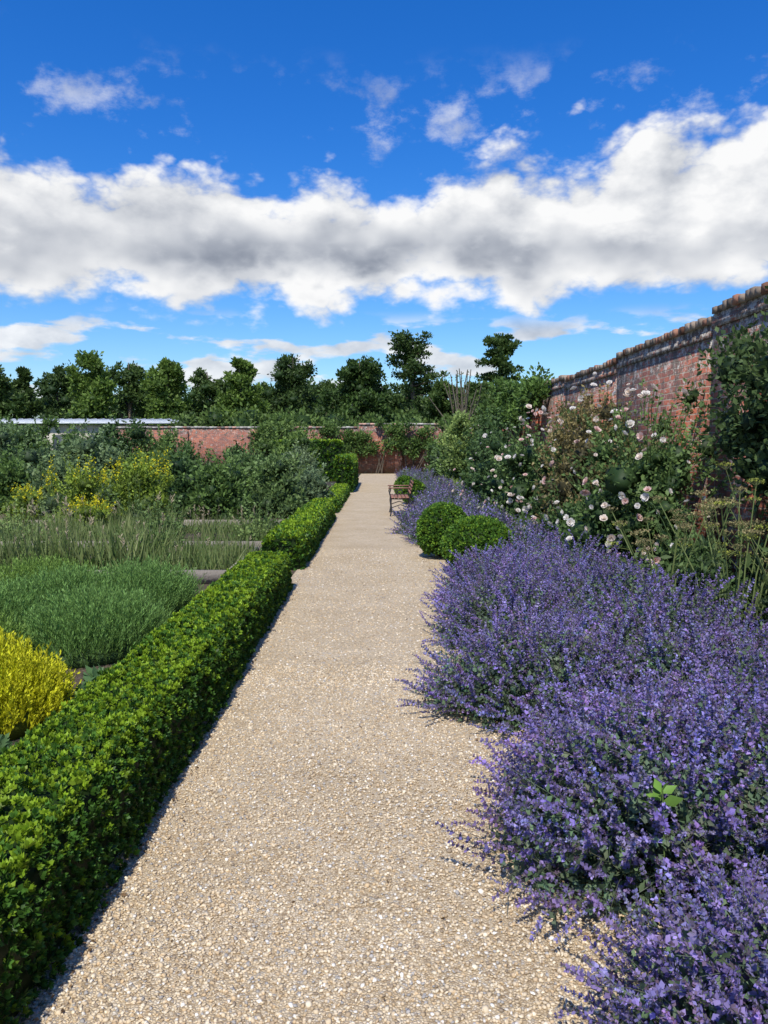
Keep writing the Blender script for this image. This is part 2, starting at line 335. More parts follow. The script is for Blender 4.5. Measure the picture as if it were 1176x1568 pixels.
def hedge(name,x0,x1,y0,y1,h,dens,leaf,tp,taper=.03):
    mb=MB();Lh=y1-y0
    ny=max(4,int(Lh*6));yy=np.linspace(y0+.05,y1-.05,ny)
    prof=A([[x0+.05,0],[x0+.05,h*.5],[x0+.07,h-.07],[x0+.12,h-.045],[x1-.12,h-.045],[x1-.07,h-.07],[x1-.05,h*.5],[x1-.05,0]])
    v=np.stack([np.broadcast_to(prof[None,:,0],(ny,8)),np.broadcast_to(yy[:,None],(ny,8)),np.broadcast_to(prof[None,:,1],(ny,8))],-1).reshape(-1,3)
    v=v+.012*snoise(v,6.)[:,None]
    cc_=(.025,.05,.012)
    i=np.arange((ny-1)*8).reshape(-1,8)[:,:-1].ravel();q=np.c_[i,i+8,i+9,i+1]
    mb.add(v,q,None,cc_);mb.add(v[:8],[[0,1,6,7],[1,2,5,6],[2,3,4,5]],None,cc_);mb.add(v[-8:],[[7,6,1,0],[6,5,2,1],[5,4,3,2]],None,cc_)
    faces=[('t',(x1-x0)*Lh),('r',h*Lh),('l',h*Lh*.6),('f',(x1-x0)*h),('b',(x1-x0)*h)]
    for f,ar in faces:
        k=int(ar*dens*(1.15 if f=='t' else 1.));a=rng.random(k);b=rng.random(k)
        if f=='t': P=np.c_[x0+(x1-x0)*a,y0+Lh*b,np.full(k,h)];nn=A([0,0,1.])
        elif f=='r': P=np.c_[np.full(k,x1),y0+Lh*b,h*a];nn=A([1.,0,0])
        elif f=='l': P=np.c_[np.full(k,x0),y0+Lh*b,h*(.4+.6*a)];nn=A([-1.,0,0])
        elif f=='f': P=np.c_[x0+(x1-x0)*a,np.full(k,y0),h*b];nn=A([0,-1.,0])
        else: P=np.c_[x0+(x1-x0)*a,np.full(k,y1),h*b];nn=A([0,1.,0])
        cx=(x0+x1)/2;e=np.clip((abs(P[:,0]-cx)/((x1-x0)/2)-.8)/.2,0,1)*np.clip((P[:,2]/h-.8)/.2,0,1)
        P[:,2]-=.03*e;P[:,0]-=np.sign(P[:,0]-cx)*.03*e
        P[:,0]-=np.sign(P[:,0]-cx)*taper*(P[:,2]/h)*(abs(P[:,0]-cx)>.2)
        und=.022*snoise(P,2.5)+.015*snoise(P+9,9.)
        P=P+nn*(und+rng.normal(size=k)*.011-.012)[:,None]
        D=norm(nn+A([0,0,.45])+.45*rng.normal(size=(k,3)))
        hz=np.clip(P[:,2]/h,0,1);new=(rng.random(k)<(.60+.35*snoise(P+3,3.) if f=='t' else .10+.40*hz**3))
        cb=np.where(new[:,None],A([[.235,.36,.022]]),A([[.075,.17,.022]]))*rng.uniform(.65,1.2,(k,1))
        if f!='t': cb=cb*A([.66,.72,.75])  # shade of the hedge sides painted into the leaf colour
        pick=rng.integers(len(tp),size=k)
        for j in range(len(tp)):
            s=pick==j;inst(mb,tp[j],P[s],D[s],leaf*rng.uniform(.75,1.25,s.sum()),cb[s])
    return mb.build(name,[M_box])
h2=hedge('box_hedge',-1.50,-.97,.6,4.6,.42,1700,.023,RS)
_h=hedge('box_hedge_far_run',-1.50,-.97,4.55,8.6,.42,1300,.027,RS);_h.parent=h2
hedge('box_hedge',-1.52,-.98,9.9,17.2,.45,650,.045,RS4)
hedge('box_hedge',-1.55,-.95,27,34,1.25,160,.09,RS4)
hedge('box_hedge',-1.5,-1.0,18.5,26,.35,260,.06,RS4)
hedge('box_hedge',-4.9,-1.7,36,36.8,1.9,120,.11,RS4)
def ball(name,x,y,r,h,n,leaf):
    mb=MB();v,f=I3;V=v*A([r-.03,r-.03,h*.5-.03]);V[:,2]+=h*.5;V=V+.01*snoise(V,8.)[:,None];V[:,:2]+=A([x,y]);mb.add(V,None,f,(.03,.06,.015))
    u=norm(rng.normal(size=(n,3)));u[:,2]=np.where(u[:,2]<-.75,-u[:,2],u[:,2]);P=u*A([r,r,h*.5]);P=P*(1+.035*snoise(P+x,5.)[:,None])+A([x,y,h*.5])
    P=P+u*rng.normal(size=(n,1))*.009
    new=rng.random(n)<.3;c=np.where(new[:,None],A([[.18,.30,.03]]),A([[.08,.175,.025]]))*rng.uniform(.65,1.2,(n,1))
    inst(mb,RS4[0],P,norm(u+.45*rng.normal(size=u.shape)+A([0,0,.2])),leaf*rng.uniform(.7,1.2,n),c);return mb.build(name,[M_box])
ball('box_topiary_ball',1.27,9.7,.45,.70,3900,.033)
ball('box_topiary_ball',.93,11.0,.36,.78,3000,.035)
ball('box_topiary_ball',.98,21.5,.33,.66,900,.055)
ball('box_topiary_ball',.85,24.5,.33,.66,900,.055)
# ------------------------------------------------------------------ catmint
def nepeta(wh,pet,lv,Ls=.32,flower=True):
    ps=[];bend=rng.normal(size=2)*.06
    def pt(t): return A([bend[0]*t*t,bend[1]*t*t,Ls*t])
    ps.append(tube([pt(t) for t in (0,.35,.7,1)],[.0016,.0014,.0012,.0008],3,(.20,.24,.16)))
    for i in range(lv):
        t=.02+.6*i/lv;a=(i%2)*3.14+(i//2)*1.57+rng.normal()*.3
        ps.append(place(leafT(.3,.06),pt(t),[math.cos(a),math.sin(a),.5],.034*(1.15-.5*t),A([.18,.26,.15])*rng.uniform(.75,1.2)))
    if flower:
        T0=[.36,.52,.63,.71,.78,.84,.89,.94,.98][:wh]
        for i,t in enumerate(T0):
            R=.0125*(1.15-.6*(i/wh))
            for j in range(pet):
                a=j*6.283/pet+i*.7+rng.normal()*.25;d=A([math.cos(a),math.sin(a),.35+.5*rng.random()])
                cal=rng.random()<.42
                col=A([.17,.13,.20]) if cal else A([.325,.265,.57])*rng.uniform(.75,1.25)
                s=R*(1.1 if cal else 1.45)*rng.uniform(.8,1.2)
                ps.append(place(bladeT(.36),pt(t)+A([0,0,rng.normal()*.003]),d,s,col))
    return tpl_join(ps)
NH=[nepeta(9,6,9) for _ in range(4)];NL=[nepeta(0,0,12,.24,False) for _ in range(2)]
def nepeta_lo():
    ps=[tube([[0,0,0],[0,0,.3]],.003,3,(.18,.2,.15))]
    for i in range(4):
        a=i*1.7;ps.append(place(bladeT(.3),[0,0,.02+.04*i],[math.cos(a),math.sin(a),.6],.045,A([.18,.26,.15])))
    for i in range(8):
        a=i*2.4;ps.append(place(bladeT(.42),[0,0,.12+.17*i/8],[math.cos(a),math.sin(a),.6],.028,A([.30,.25,.52])*rng.uniform(.6,1.2)))
    return tpl_join(ps)
NLO=[nepeta_lo() for _ in range(3)]
def catmint(name,cx,cy,rx,ry,h,n,lod=0,sc_=1.):
    mb=MB();v,f=I3;V=v.copy();V[:,2]=np.maximum(V[:,2],-.1)
    V=V*A([rx,ry,h])*.60;V=V*(1+.12*snoise(V+cx,3.)[:,None])+A([cx,cy,0]);mb.add(V,None,f,(.05,.07,.038))
    u=norm(rng.normal(size=(n,3)));u[:,2]=abs(u[:,2])*.95+.02;u=norm(u)
    lump=1+.24*snoise(u*2+A([cx,cy,0])*3,2.)
    base=u*A([rx,ry,h])*(rng.uniform(.45,.86,n)*lump)[:,None]+A([cx,cy,0]);base[:,2]=np.maximum(base[:,2],.03)
    D=norm(u*A([1,1,.7])+A([0,0,.45])+.36*rng.normal(size=(n,3)));D[:,2]=np.where(u[:,2]<.2,abs(D[:,2])*.6,D[:,2]);D=norm(D)
    patch=snoise(base*1.,2.6);pl=np.clip(.28+.6*patch,.10,.75)
    leafy=rng.random(n)<pl
    cm=np.ones((n,3))*rng.uniform(.6,1.25,(n,1))*(1+.08*rng.normal(size=(n,3)))
    T=NH if lod==0 else NLO;pick=rng.integers(len(T),size=n)
    for j in range(len(T)):
        s=(pick==j)&~leafy;inst(mb,T[j],base[s],D[s],sc_*rng.uniform(.6,1.2,s.sum()),cm[s])
    for j in range(2):
        s=leafy&(pick%2==j);inst(mb,NL[j],base[s],D[s],sc_*rng.uniform(.8,1.25,s.sum()),cm[s])
    k=n*4;u=norm(rng.normal(size=(k,3)));u[:,2]=abs(u[:,2]);P=u*A([rx,ry,h])*rng.uniform(.5,.92,(k,1))+A([cx,cy,.01])
    inst(mb,leafT(.3),P,norm(u+.8*rng.normal(size=u.shape)),rng.uniform(.02,.045,k),A([[.14,.205,.11]])*rng.uniform(.5,1.3,(k,1)))
    return mb.build(name,[M_flow])
nm='lavender_catmint_bush'
for (x,y,rx,ry,h,n) in [(1.17,1.72,.56,.46,.40,1150),(1.75,1.75,.6,.55,.48,950),(1.20,2.95,.78,.70,.52,2000),(.98,4.6,.66,.58,.45,1350),(1.06,6.2,.60,.62,.44,1150),(1.18,7.65,.52,.55,.42,850),
        (2.25,2.5,.7,.7,.54,1300),(2.2,3.8,.75,.75,.58,1500),(1.95,5.2,.72,.72,.54,1150),(2.05,6.6,.72,.75,.50,950),(2.0,8.0,.7,.75,.50,850),(1.75,8.8,.5,.55,.46,450),(3.05,3.1,.55,.7,.6,700),(1.75,4.4,.4,.45,.5,350),(1.6,7.0,.4,.4,.46,300)]:
    catmint(nm,x,y,rx,ry,h,n)
for (x,y,rx,ry,h,n) in [(1.95,10.4,.7,.8,.52,800),(1.6,12.2,.8,.9,.52,800),(.92,12.7,.4,.55,.42,500),(.85,14.2,.5,.75,.45,600),(1.7,14.2,.8,1.,.55,600),(1.1,16.,.5,.8,.45,500),(1.8,16.5,.8,1.,.6,450),(1.35,18.6,.5,.9,.45,400),(1.9,19,.7,1.2,.6,400),(1.5,21.8,.5,1.3,.5,350),(1.9,24.5,.7,1.5,.6,350),(1.3,27.5,.5,1.5,.6,350),(1.8,31,.8,2,.7,350),(1.4,36,.6,2.5,.7,280)]:
    catmint(nm,x,y,rx,ry,h,n,1,1.1)
for (x,y,z) in [(.93,2.45,.42),(1.28,2.25,.46),(1.9,3.2,.62)]:
    mb=MB();addt(mb,tube([[x,y,0],[x+.02,y,z*.6],[x,y-.02,z+.06]],[.004,.003,.002],4,(.2,.3,.08)));k=11;t=rng.random((k,1))
    inst(mb,leafT(.24),A([x,y,z-.02])+A([0,-.01,.09])*t,norm(rng.normal(size=(k,3))*A([1,1,.3])+A([0,0,.45])),rng.uniform(.05,.085,k),A([[.16,.30,.05]])*rng.uniform(.7,1.2,(k,1)));mb.build('self_sown_seedling',[M_leaf])
# ------------------------------------------------------------------ left side planting
def herb(nl,Ls,lw,ll,col):
    b=rng.normal(size=2)*.03;pt=lambda t:A([b[0]*t*t,b[1]*t*t,Ls*t]);ps=[tube([pt(0),pt(.5),pt(1)],[.002,.0016,.001],3,A(col)*.8)]
    for i in range(nl):
        a=i*2.4;t=.12+.88*i/nl;ps.append(place(bladeT(lw),pt(t),[math.cos(a)*.55,math.sin(a)*.55,1.1],ll*(1.15-.4*t),A(col)*rng.uniform(.7,1.3)))
    return tpl_join(ps)
HT=[herb(16,.26,.10,.045,(.19,.34,.085)) for _ in range(3)]
def herb_mound(name,cx,cy,rx,ry,h,n,cm0=(1,1,1),T=None,sz=1.,corec=(.05,.10,.03),zexp=1.):
    T=T or HT;mb=MB();v,f=I3;V=v*A([rx,ry,h])*.72;V[:,2]=np.maximum(V[:,2],0);V=V*(1+.08*snoise(V+cx,4.)[:,None])+A([cx,cy,0]);mb.add(V,None,f,corec)
    u=norm(rng.normal(size=(n,3)));u[:,2]=abs(u[:,2]);B=u*A([rx,ry,h])*rng.uniform(.55,.82,(n,1))*(1+.1*snoise(u+cx,3.)[:,None])+A([cx,cy,0])
    D=norm(u*.45+A([0,0,1.])+.16*rng.normal(size=u.shape));cm=A(cm0)*rng.uniform(.7,1.25,(n,1));pk=rng.integers(len(T),size=n)
    for j in range(len(T)):
        s=pk==j;inst(mb,T[j],B[s],D[s],sz*rng.uniform(.6,1.1,s.sum()),cm[s])
    return mb.build(name,[M_leaf])
for (x,y,rx,ry,h) in [(-2.25,6.0,.62,.75,.34),(-2.35,7.4,.65,.8,.36),(-3.3,6.3,.7,.8,.36),(-3.4,7.6,.7,.75,.36),(-4.4,6.6,.7,.8,.38),(-4.5,7.8,.7,.7,.36),(-5.4,7.,.7,1.,.36),(-2.9,5.3,.45,.4,.30),(-2.85,6.9,.5,.6,.38),(-3.9,7.,.5,.6,.38)]:
    herb_mound('hyssop_herb_bush',x,y,rx,ry,h,1600,cm0=(1,1,1) if rng.random()<.6 else (1.15,1.05,.8))
GT=[herb(12,.16,.22,.030,(.66,.66,.03)) for _ in range(3)]
herb_mound('golden_herb_mound',-2.28,4.35,.52,.57,.48,2800,T=GT,sz=1.,corec=(.14,.18,.02))
shrub('low_leafy_herb',-1.95,3.55,.3,.3,.30,900,.05,(.03,.07,.03),(.10,.17,.06),10)
shrub('low_leafy_herb',-1.75,4.55,.16,.22,.26,300,.07,(.04,.09,.03),(.10,.18,.07),6)
shrub('low_leafy_herb',-2.6,3.3,.5,.4,.22,900,.04,(.04,.07,.03),(.10,.16,.05),10)
def grass(name,cx,cy,rx,ry,h,n,cA,cB,lean=.35,heads=0,wd=.018):
    mb=MB();P=np.c_[cx+rng.uniform(-rx,rx,n),cy+rng.uniform(-ry,ry,n),np.zeros(n)];P=P[snoise(P,1.6)>-.25];n=len(P);D=norm(A([0,0,1.])+lean*rng.normal(size=(n,3))*A([1,1,.1]))
    t=np.clip(rng.random((n,1))*.7+.3*snoise(P,2.)[:,None],0,1);inst(mb,bladeT(wd),P,D,h*rng.uniform(.3,1.1,n)*(1+.5*snoise(P,1.3)),A(cA)*(1-t)+A(cB)*t)
    k=n//2;P2=P[:k]*A([1,1,0])+np.c_[rng.normal(size=(k,2))*.05,rng.uniform(.03,h*.45,k)]
    inst(mb,leafT(.3),P2,norm(rng.normal(size=(k,3))+A([0,0,.4])),rng.uniform(.04,.1,k),A([[.12,.2,.05]])*rng.uniform(.6,1.3,(k,1)))
    if heads:
        k=heads;P=np.c_[cx+rng.uniform(-rx,rx,k),cy+rng.uniform(-ry,ry,k),np.zeros(k)]
        st=tpl_join([tube([[0,0,0],[.02,0,.5],[.05,0,1.]],[.004,.003,.002],3,(.30,.28,.14))]+[place(bladeT(.15),[.05,0,.82+.02*i],[rng.normal(),rng.normal(),2.],.09,A([.42,.36,.22])*rng.uniform(.8,1.2)) for i in range(9)])
        inst(mb,st,P,norm(A([0,0,1.])+.15*rng.normal(size=(k,3))),h*rng.uniform(.9,1.35,k))
    return mb.build(name,[M_leaf])
gA=(.11,.18,.045);gB=(.32,.35,.14)
for (x,y,rx,ry,h,n,hd) in [(-2.3,10.0,.6,.9,.36,2200,10),(-3.8,10.,.9,.9,.5,2600,26),(-5.5,10.2,.9,.9,.36,2200,12),(-2.6,13.0,.9,1.2,.45,2400,30),(-4.7,13.,1.1,1.2,.6,2600,26),(-7.2,12.8,1.4,1.6,.45,2600,30)]:
    grass('ornamental_grass',x,y,rx,ry,h,n,gA,gB,heads=hd)
for (x,y,r,h,c) in [(-3.0,10.3,.4,.35,0),(-4.7,9.9,.45,.4,1),(-3.6,12.6,.5,.55,0),(-5.9,12.6,.5,.5,1),(-2.1,13.6,.4,.45,0),(-8.3,13.5,.7,.7,0),(-5.9,9.7,.4,.45,0),(-2.0,12.2,.35,.3,1),(-4.4,14.0,.5,.6,0)]:
    shrub('herbaceous_perennial',x,y,r,r,h,1700,.06,(.05,.08,.03),(.17,.24,.07) if c else (.11,.17,.05),12,shoots=18)
def rbed(x0,x1,y0,y1,h=.17):
    e=bpy.data.objects.new('timber_raised_bed',None);sc.collection.objects.link(e);t=.07;c=(.27,.24,.20)
    for nme,b in (('front_sleeper',(x0,x1,y0,y0+t)),('back_sleeper',(x0,x1,y1-t,y1)),('left_sleeper',(x0,x0+t,y0+t+.003,y1-t-.003)),('right_sleeper',(x1-t,x1,y0+t+.003,y1-t-.003))):
        mb=MB();box(mb,*b,0.0,h*rng.uniform(.96,1.04),A(c)*rng.uniform(.85,1.15),0,.012);mb.build(nme,M_wood,parent=e)
    mb=MB();box(mb,x0+t,x1-t,y0+t,y1-t,.02,h-.06);mb.build('bed_soil',M_soil,parent=e)
rbed(-6.2,-1.72,8.9,11.1);rbed(-6.5,-1.75,11.7,14.4);rbed(-7.5,-1.8,15.2,18.2)
sA=(.028,.058,.015);sB=(.10,.165,.04);yA=(.07,.11,.018);yB=(.20,.27,.035);gyA=(.055,.09,.042);gyB=(.14,.20,.095);eA=(.015,.038,.012);eB=(.055,.10,.028)
def yflow(k,cx,cy,rx,ry,h,s=.035):
    def f(mb):
        for _ in range(k):
            a=rng.random()*6.28;r=rng.random()**.5;b=A([cx+rx*r*math.cos(a),cy+ry*r*math.sin(a),h*.55]);e=b+A([rng.normal()*.08,rng.normal()*.08,h*rng.uniform(.3,.6)])
            addt(mb,tube([b,(b+e)/2+rng.normal(size=3)*.02,e],[.006,.005,.003],3,(.2,.3,.06)))
            m=20;t=rng.uniform(.45,1.,(m,1));P=b+(e-b)*t+rng.normal(size=(m,3))*.022
            inst(mb,bladeT(.4),P,norm(rng.normal(size=(m,3))),s*rng.uniform(.6,1.2,m),A([[.80,.72,.03]])*rng.uniform(.7,1.,(m,1)),m=1)
    return f
LS=[('garden_shrub',-3.25,16.,.9,.8,1.4,sA,sB,.10),('garden_shrub',-2.15,16.6,.85,.8,1.5,(.035,.065,.022),(.115,.175,.055),.09),
('sage_shrub',-1.75,18.9,.7,.8,1.1,gyA,gyB,.09),('evergreen_shrub',-4.4,17.2,.95,.9,1.5,eA,eB,.11),('garden_shrub',-5.4,18,1.,1.,1.5,yA,(.13,.20,.04),.11),
('fruit_bush',-7.2,18.,1.3,1.,1.45,gyA,(.14,.20,.08),.11),('fruit_bush',-8.8,19.,1.2,1.,1.5,sA,sB,.12),('fruit_bush',-9.0,24.,1.4,1.2,2.4,gyA,(.13,.19,.08),.13),
('fruit_bush',-11.6,24.5,1.6,1.2,2.6,(.04,.07,.03),(.12,.18,.07),.13),('evergreen_shrub',-10.3,31,1.7,1.3,3.05,eA,eB,.15),
('evergreen_shrub',-4.35,24.,.85,.75,1.85,eA,eB,.10),('garden_shrub',-2.9,26,1.15,1.1,2.4,(.04,.08,.02),(.14,.21,.05),.12),
('garden_shrub',-3.6,21,1.,1.,1.6,sA,(.12,.19,.06),.11),('garden_shrub',-2.3,22,.75,.9,1.65,(.05,.08,.035),(.14,.19,.09),.10),('garden_shrub',-6.2,23,1.3,1.1,1.7,sA,sB,.13),
('garden_shrub',-4.6,40,2.4,1.5,3.2,(.04,.075,.018),(.12,.18,.045),.18),('garden_shrub',-14.5,30,2.4,1.5,3.0,sA,sB,.16),('evergreen_shrub',-7.5,30,1.6,1.2,1.8,eA,eB,.14),('garden_shrub',-11,38,2.5,1.2,2.8,(.04,.075,.018),(.12,.18,.05),.17),('garden_shrub',-16,38,2.5,1.2,3.2,sA,sB,.17)]
for (nme,x,y,rx,ry,h,a,b,lf) in LS:
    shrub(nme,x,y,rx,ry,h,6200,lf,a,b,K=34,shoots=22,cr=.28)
shrub('yellow_flowering_shrub',-4.6,15.0,.75,.7,1.35,5000,.08,yA,yB,K=24,shoots=30,flowers=yflow(22,-4.6,15.,.6,.5,1.4))
shrub('yellow_flowering_shrub',-5.6,14.6,.8,.7,1.25,5000,.08,yA,yB,K=24,shoots=30,flowers=yflow(22,-5.6,14.6,.7,.5,1.3))
shrub('yellow_flowering_shrub',-5.0,13.4,.4,.4,.75,1500,.06,yA,yB,K=14,flowers=yflow(20,-5.,13.4,.35,.3,.7))
shrub('yellow_flowering_shrub',-7.0,15.4,.6,.5,.9,2000,.07,yA,yB,K=14,flowers=yflow(14,-7.,15.4,.5,.4,.8))
# ------------------------------------------------------------------ walls
def copingline(mb,axis,fixed0,fixed1,a0,a1,z,step=.115,c0=(.28,.22,.17)):
    k=int((a1-a0)/step)
    for i in range(k):
        s=a0+i*step;zz=z+rng.normal()*.012;o=rng.normal()*.012;g=.004
        c=A(c0)*rng.uniform(.35,1.35)*(A([1.15,.75,.65]) if rng.random()<.3 else 1)
        if axis=='y': box(mb,fixed0+o,fixed1+o,s+g,s+step-g,z+.002,zz+.09,c,1)
        else: box(mb,s+g,s+step-g,fixed0+o,fixed1+o,z+.002,zz+.11,c,1)
M_cop=attrmat('coping_brick',.9,0,.2,bump=14)
mb=MB();WX=3.9
for y0,y1,h in [(-4,6.2,3.28),(6.2,9.1,3.22),(9.1,12.7,3.12),(12.7,16.2,3.04),(16.2,19.2,3.10)]:
    box(mb,WX,WX+.36,y0+.002,y1-.002,-.1,h-.08);copingline(mb,'y',WX-.03,WX+.39,y0,y1,h-.08)
    box(mb,WX-.02,WX,y0+.01,y1-.01,h-.24,h-.165)
box(mb,WX,WX+.36,19.202,46.4,-.1,2.6);copingline(mb,'y',WX-.04,WX+.4,19.2,46.4,2.6)
y=7.6
box(mb,WX-.24,WX-.002,y,y+.5,-.1,2.05);mb.add([[WX-.24,y,2.05],[WX-.24,y+.5,2.05],[WX-.003,y+.5,2.4],[WX-.003,y,2.4]],[[0,3,2,1]]);mb.add([[WX-.24,y,2.05],[WX-.003,y,2.4],[WX-.003,y,2.05]],None,[[0,1,2]])
box(mb,WX-.2,WX-.002,18.6,19.1,-.1,2.9)
mb.build('brick_garden_wall',[M_brick,M_cop])
mb=MB();pc=(.42,.40,.36)
box(mb,-16,-1.2,47,47.36,-.1,2.75);copingline(mb,'x',46.95,47.4,-16,-1.2,2.75,.23,pc)
box(mb,-1.198,3.88,47,47.36,-.1,2.95);copingline(mb,'x',46.95,47.4,-1.2,3.9,2.95,.23,pc)
for xx in (-12,-8.2,-4.4,1.0): box(mb,xx,xx+.45,46.8,46.998,-.1,2.6)
mb.build('brick_garden_wall',[M_brick,M_cop])
e=bpy.data.objects.new('long_garden_building',None);sc.collection.objects.link(e)
mb=MB();box(mb,-34,-12.4,50,54,0,3.05);mb.build('walls',M_cream,parent=e)
mb=MB();z0,z1=3.1,3.5;mb.add([[-34.3,49.6,z0],[-12.2,49.6,z0],[-12.2,54.3,z1],[-34.3,54.3,z1],[-34.3,49.6,z0+.08],[-12.2,49.6,z0+.08],[-12.2,54.3,z1+.08],[-34.3,54.3,z1+.08]],[[0,1,5,4],[1,2,6,5],[2,3,7,6],[3,0,4,7],[4,5,6,7],[0,3,2,1]])
for i in range(38):
    x=-34+.57*i
    mb.add([[x,49.6,z0+.082],[x+.04,49.6,z0+.082],[x+.04,54.3,z1+.082],[x,54.3,z1+.082],[x,49.6,z0+.12],[x+.04,49.6,z0+.12],[x+.04,54.3,z1+.12],[x,54.3,z1+.12]],[[0,1,5,4],[1,2,6,5],[3,0,4,7],[4,5,6,7]])
mb.build('roof',M_roof,parent=e)
mb=MB()
for x in np.arange(-33,-13,2.4): box(mb,x,x+1.2,49.96,49.99,1.1,2.4,(.05,.06,.07))
mb.build('windows',M_paint,parent=e)
# ------------------------------------------------------------------ roses on right
def roseT(col):
    ps=[]
    for ring,(nn,tilt,s) in enumerate([(4,.25,.55),(5,.65,.8),(6,1.1,1.0)]):
        for i in range(nn):
            a=i*6.283/nn+ring*.6;d=[math.cos(a)*math.sin(tilt),math.sin(a)*math.sin(tilt),math.cos(tilt)]
            v=A([[-.18,0,0],[.18,0,0],[.42,.0,.5],[-.42,.0,.5],[.25,0,.92],[-.25,0,.92]]);F=A([[-math.sin(a),math.cos(a),0],[0,0,0],d]);F[1]=np.cross(F[2],F[0])
            vv=(v*s*rng.uniform(.8,1.15))@F;ps.append((vv,A([[0,1,2,3],[3,2,4,5]]),E3,np.tile(A(col)*rng.uniform(.85,1.05),(6,1))))
    return tpl_join(ps)
RW=[roseT((.86,.82,.76)),roseT((.80,.58,.52)),roseT((.82,.72,.62))]
def roses(k,cx,cy,rx,ry,h,s=.055,z0=.3):
    def f(mb):
        u=norm(rng.normal(size=(k,3)));u[:,0]=np.where(rng.random(k)<.8,-abs(u[:,0]),u[:,0]);u[:,1]=np.where(rng.random(k)<.8,-abs(u[:,1]),u[:,1]);u[:,2]=abs(u[:,2])*1.1;u=norm(u)
        P=A([cx,cy,0])+u*A([rx,ry,h])*rng.uniform(.97,1.1,(k,1));P[:,2]=np.maximum(P[:,2],z0+rng.random(k)*.6)
        pk=rng.choice(3,k,p=[.5,.22,.28])
        for j in range(3):
            q=pk==j;inst(mb,RW[j],P[q],norm(u[q]+.6*rng.normal(size=(q.sum(),3))),s*rng.uniform(.45,1.2,q.sum()),m=1)
    return f
rA=(.028,.058,.018);rB=(.105,.165,.05)
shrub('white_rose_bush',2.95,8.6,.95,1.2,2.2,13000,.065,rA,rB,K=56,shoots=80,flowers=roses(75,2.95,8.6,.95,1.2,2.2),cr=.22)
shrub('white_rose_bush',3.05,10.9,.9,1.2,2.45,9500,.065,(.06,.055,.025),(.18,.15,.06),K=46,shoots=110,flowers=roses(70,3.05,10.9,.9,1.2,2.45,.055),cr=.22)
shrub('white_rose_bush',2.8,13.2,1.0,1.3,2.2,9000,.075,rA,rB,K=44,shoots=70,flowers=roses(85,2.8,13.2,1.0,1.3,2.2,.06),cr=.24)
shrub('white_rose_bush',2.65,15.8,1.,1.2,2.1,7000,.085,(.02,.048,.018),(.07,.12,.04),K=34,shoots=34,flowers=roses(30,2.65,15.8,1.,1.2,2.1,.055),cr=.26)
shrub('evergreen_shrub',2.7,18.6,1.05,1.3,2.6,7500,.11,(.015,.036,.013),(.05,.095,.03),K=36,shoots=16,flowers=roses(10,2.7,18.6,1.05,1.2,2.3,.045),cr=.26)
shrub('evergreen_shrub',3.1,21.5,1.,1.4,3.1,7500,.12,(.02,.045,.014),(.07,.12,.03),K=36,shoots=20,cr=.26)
shrub('feathery_shrub',2.7,25.5,.8,1.1,2.95,6500,.12,(.08,.13,.035),(.20,.27,.08),K=34,shoots=30,cr=.26)
shrub('garden_shrub',3.0,29.5,.9,1.8,2.7,4500,.14,sA,sB,K=30,shoots=12)
shrub('garden_shrub',2.9,34.5,.9,2.,2.2,3500,.14,gyA,sB,K=30,flowers=roses(16,2.9,34.,.9,2.,2.2,.05))
shrub('garden_shrub',3.1,40.,.8,2.4,2.4,3500,.15,sA,sB,K=30)
shrub('perennial_shrub',2.95,6.7,.65,.75,.98,6000,.055,(.022,.048,.018),(.085,.14,.045),K=30,shoots=30,flowers=roses(7,2.9,6.9,.7,.8,1.1,.035),cr=.26)
shrub('perennial_shrub',2.5,9.9,.6,.9,1.1,5000,.06,(.018,.042,.014),(.07,.12,.035),K=24,shoots=14,cr=.28)
shrub('perennial_shrub',2.4,11.8,.6,.9,1.05,4500,.065,(.02,.045,.016),(.08,.13,.04),K=24,shoots=12,cr=.28)
shrub('perennial_shrub',3.3,5.3,.7,.8,1.0,6000,.055,(.02,.045,.016),(.08,.13,.04),K=30,shoots=24,cr=.26)
shrub('perennial_shrub',3.0,4.2,.5,.5,.85,3000,.05,(.03,.055,.022),(.10,.15,.05),K=20,shoots=14)
def climber(name,x,y0,y1,z0,z1,n,leaf,cA,cB,K=24,thick=.28,arch=8,rr=(.14,.32)):
    cA=A(cA)*G;cB=A(cB)*G
    mb=MB();C=np.c_[x-rng.random(K)*thick,rng.uniform(y0,y1,K),rng.uniform(z0,z1,K)];leaves(mb,C,rng.uniform(rr[0],rr[1],K),n//K,leaf,cA,cB,core=.4)
    for i in range(7):
        b=[x-.08,y0+(y1-y0)*rng.random(),0];e_=C[rng.integers(K)];m_=(A(b)+e_)/2+A([-.05,rng.normal()*.15,0]);addt(mb,tube([b,m_,e_],[.022,.016,.01],5,(.16,.12,.08)))
    for i in range(arch):
        b=C[rng.integers(K)];l=rng.uniform(.3,.7);e_=b+A([-.5*l*rng.random(),rng.normal()*.5*l,l*rng.uniform(-.1,.7)]);m_=(b+e_)/2+A([0,0,.12*l]);addt(mb,tube([b,m_,e_],[.006,.005,.003],3,(.12,.15,.06)))
        kk=18;t=rng.random((kk,1));P=b*(1-t)**2+2*m_*t*(1-t)+e_*t*t;inst(mb,leafT(),P,norm(rng.normal(size=(kk,3))+A([0,0,.3])),leaf*rng.uniform(.6,1.1,kk),A([cB])*rng.uniform(.5,1.1,(kk,1)))
    return mb.build(name,[M_leaf])
climber('climbing_rose',3.65,5.5,7.1,1.3,2.65,9500,.065,(.02,.042,.018),(.07,.11,.035),K=48,thick=.55,arch=50)
climber('climbing_vine',3.85,17.4,22.5,2.3,3.3,6500,.11,(.028,.06,.015),(.10,.17,.035),K=34,thick=.5,arch=18)
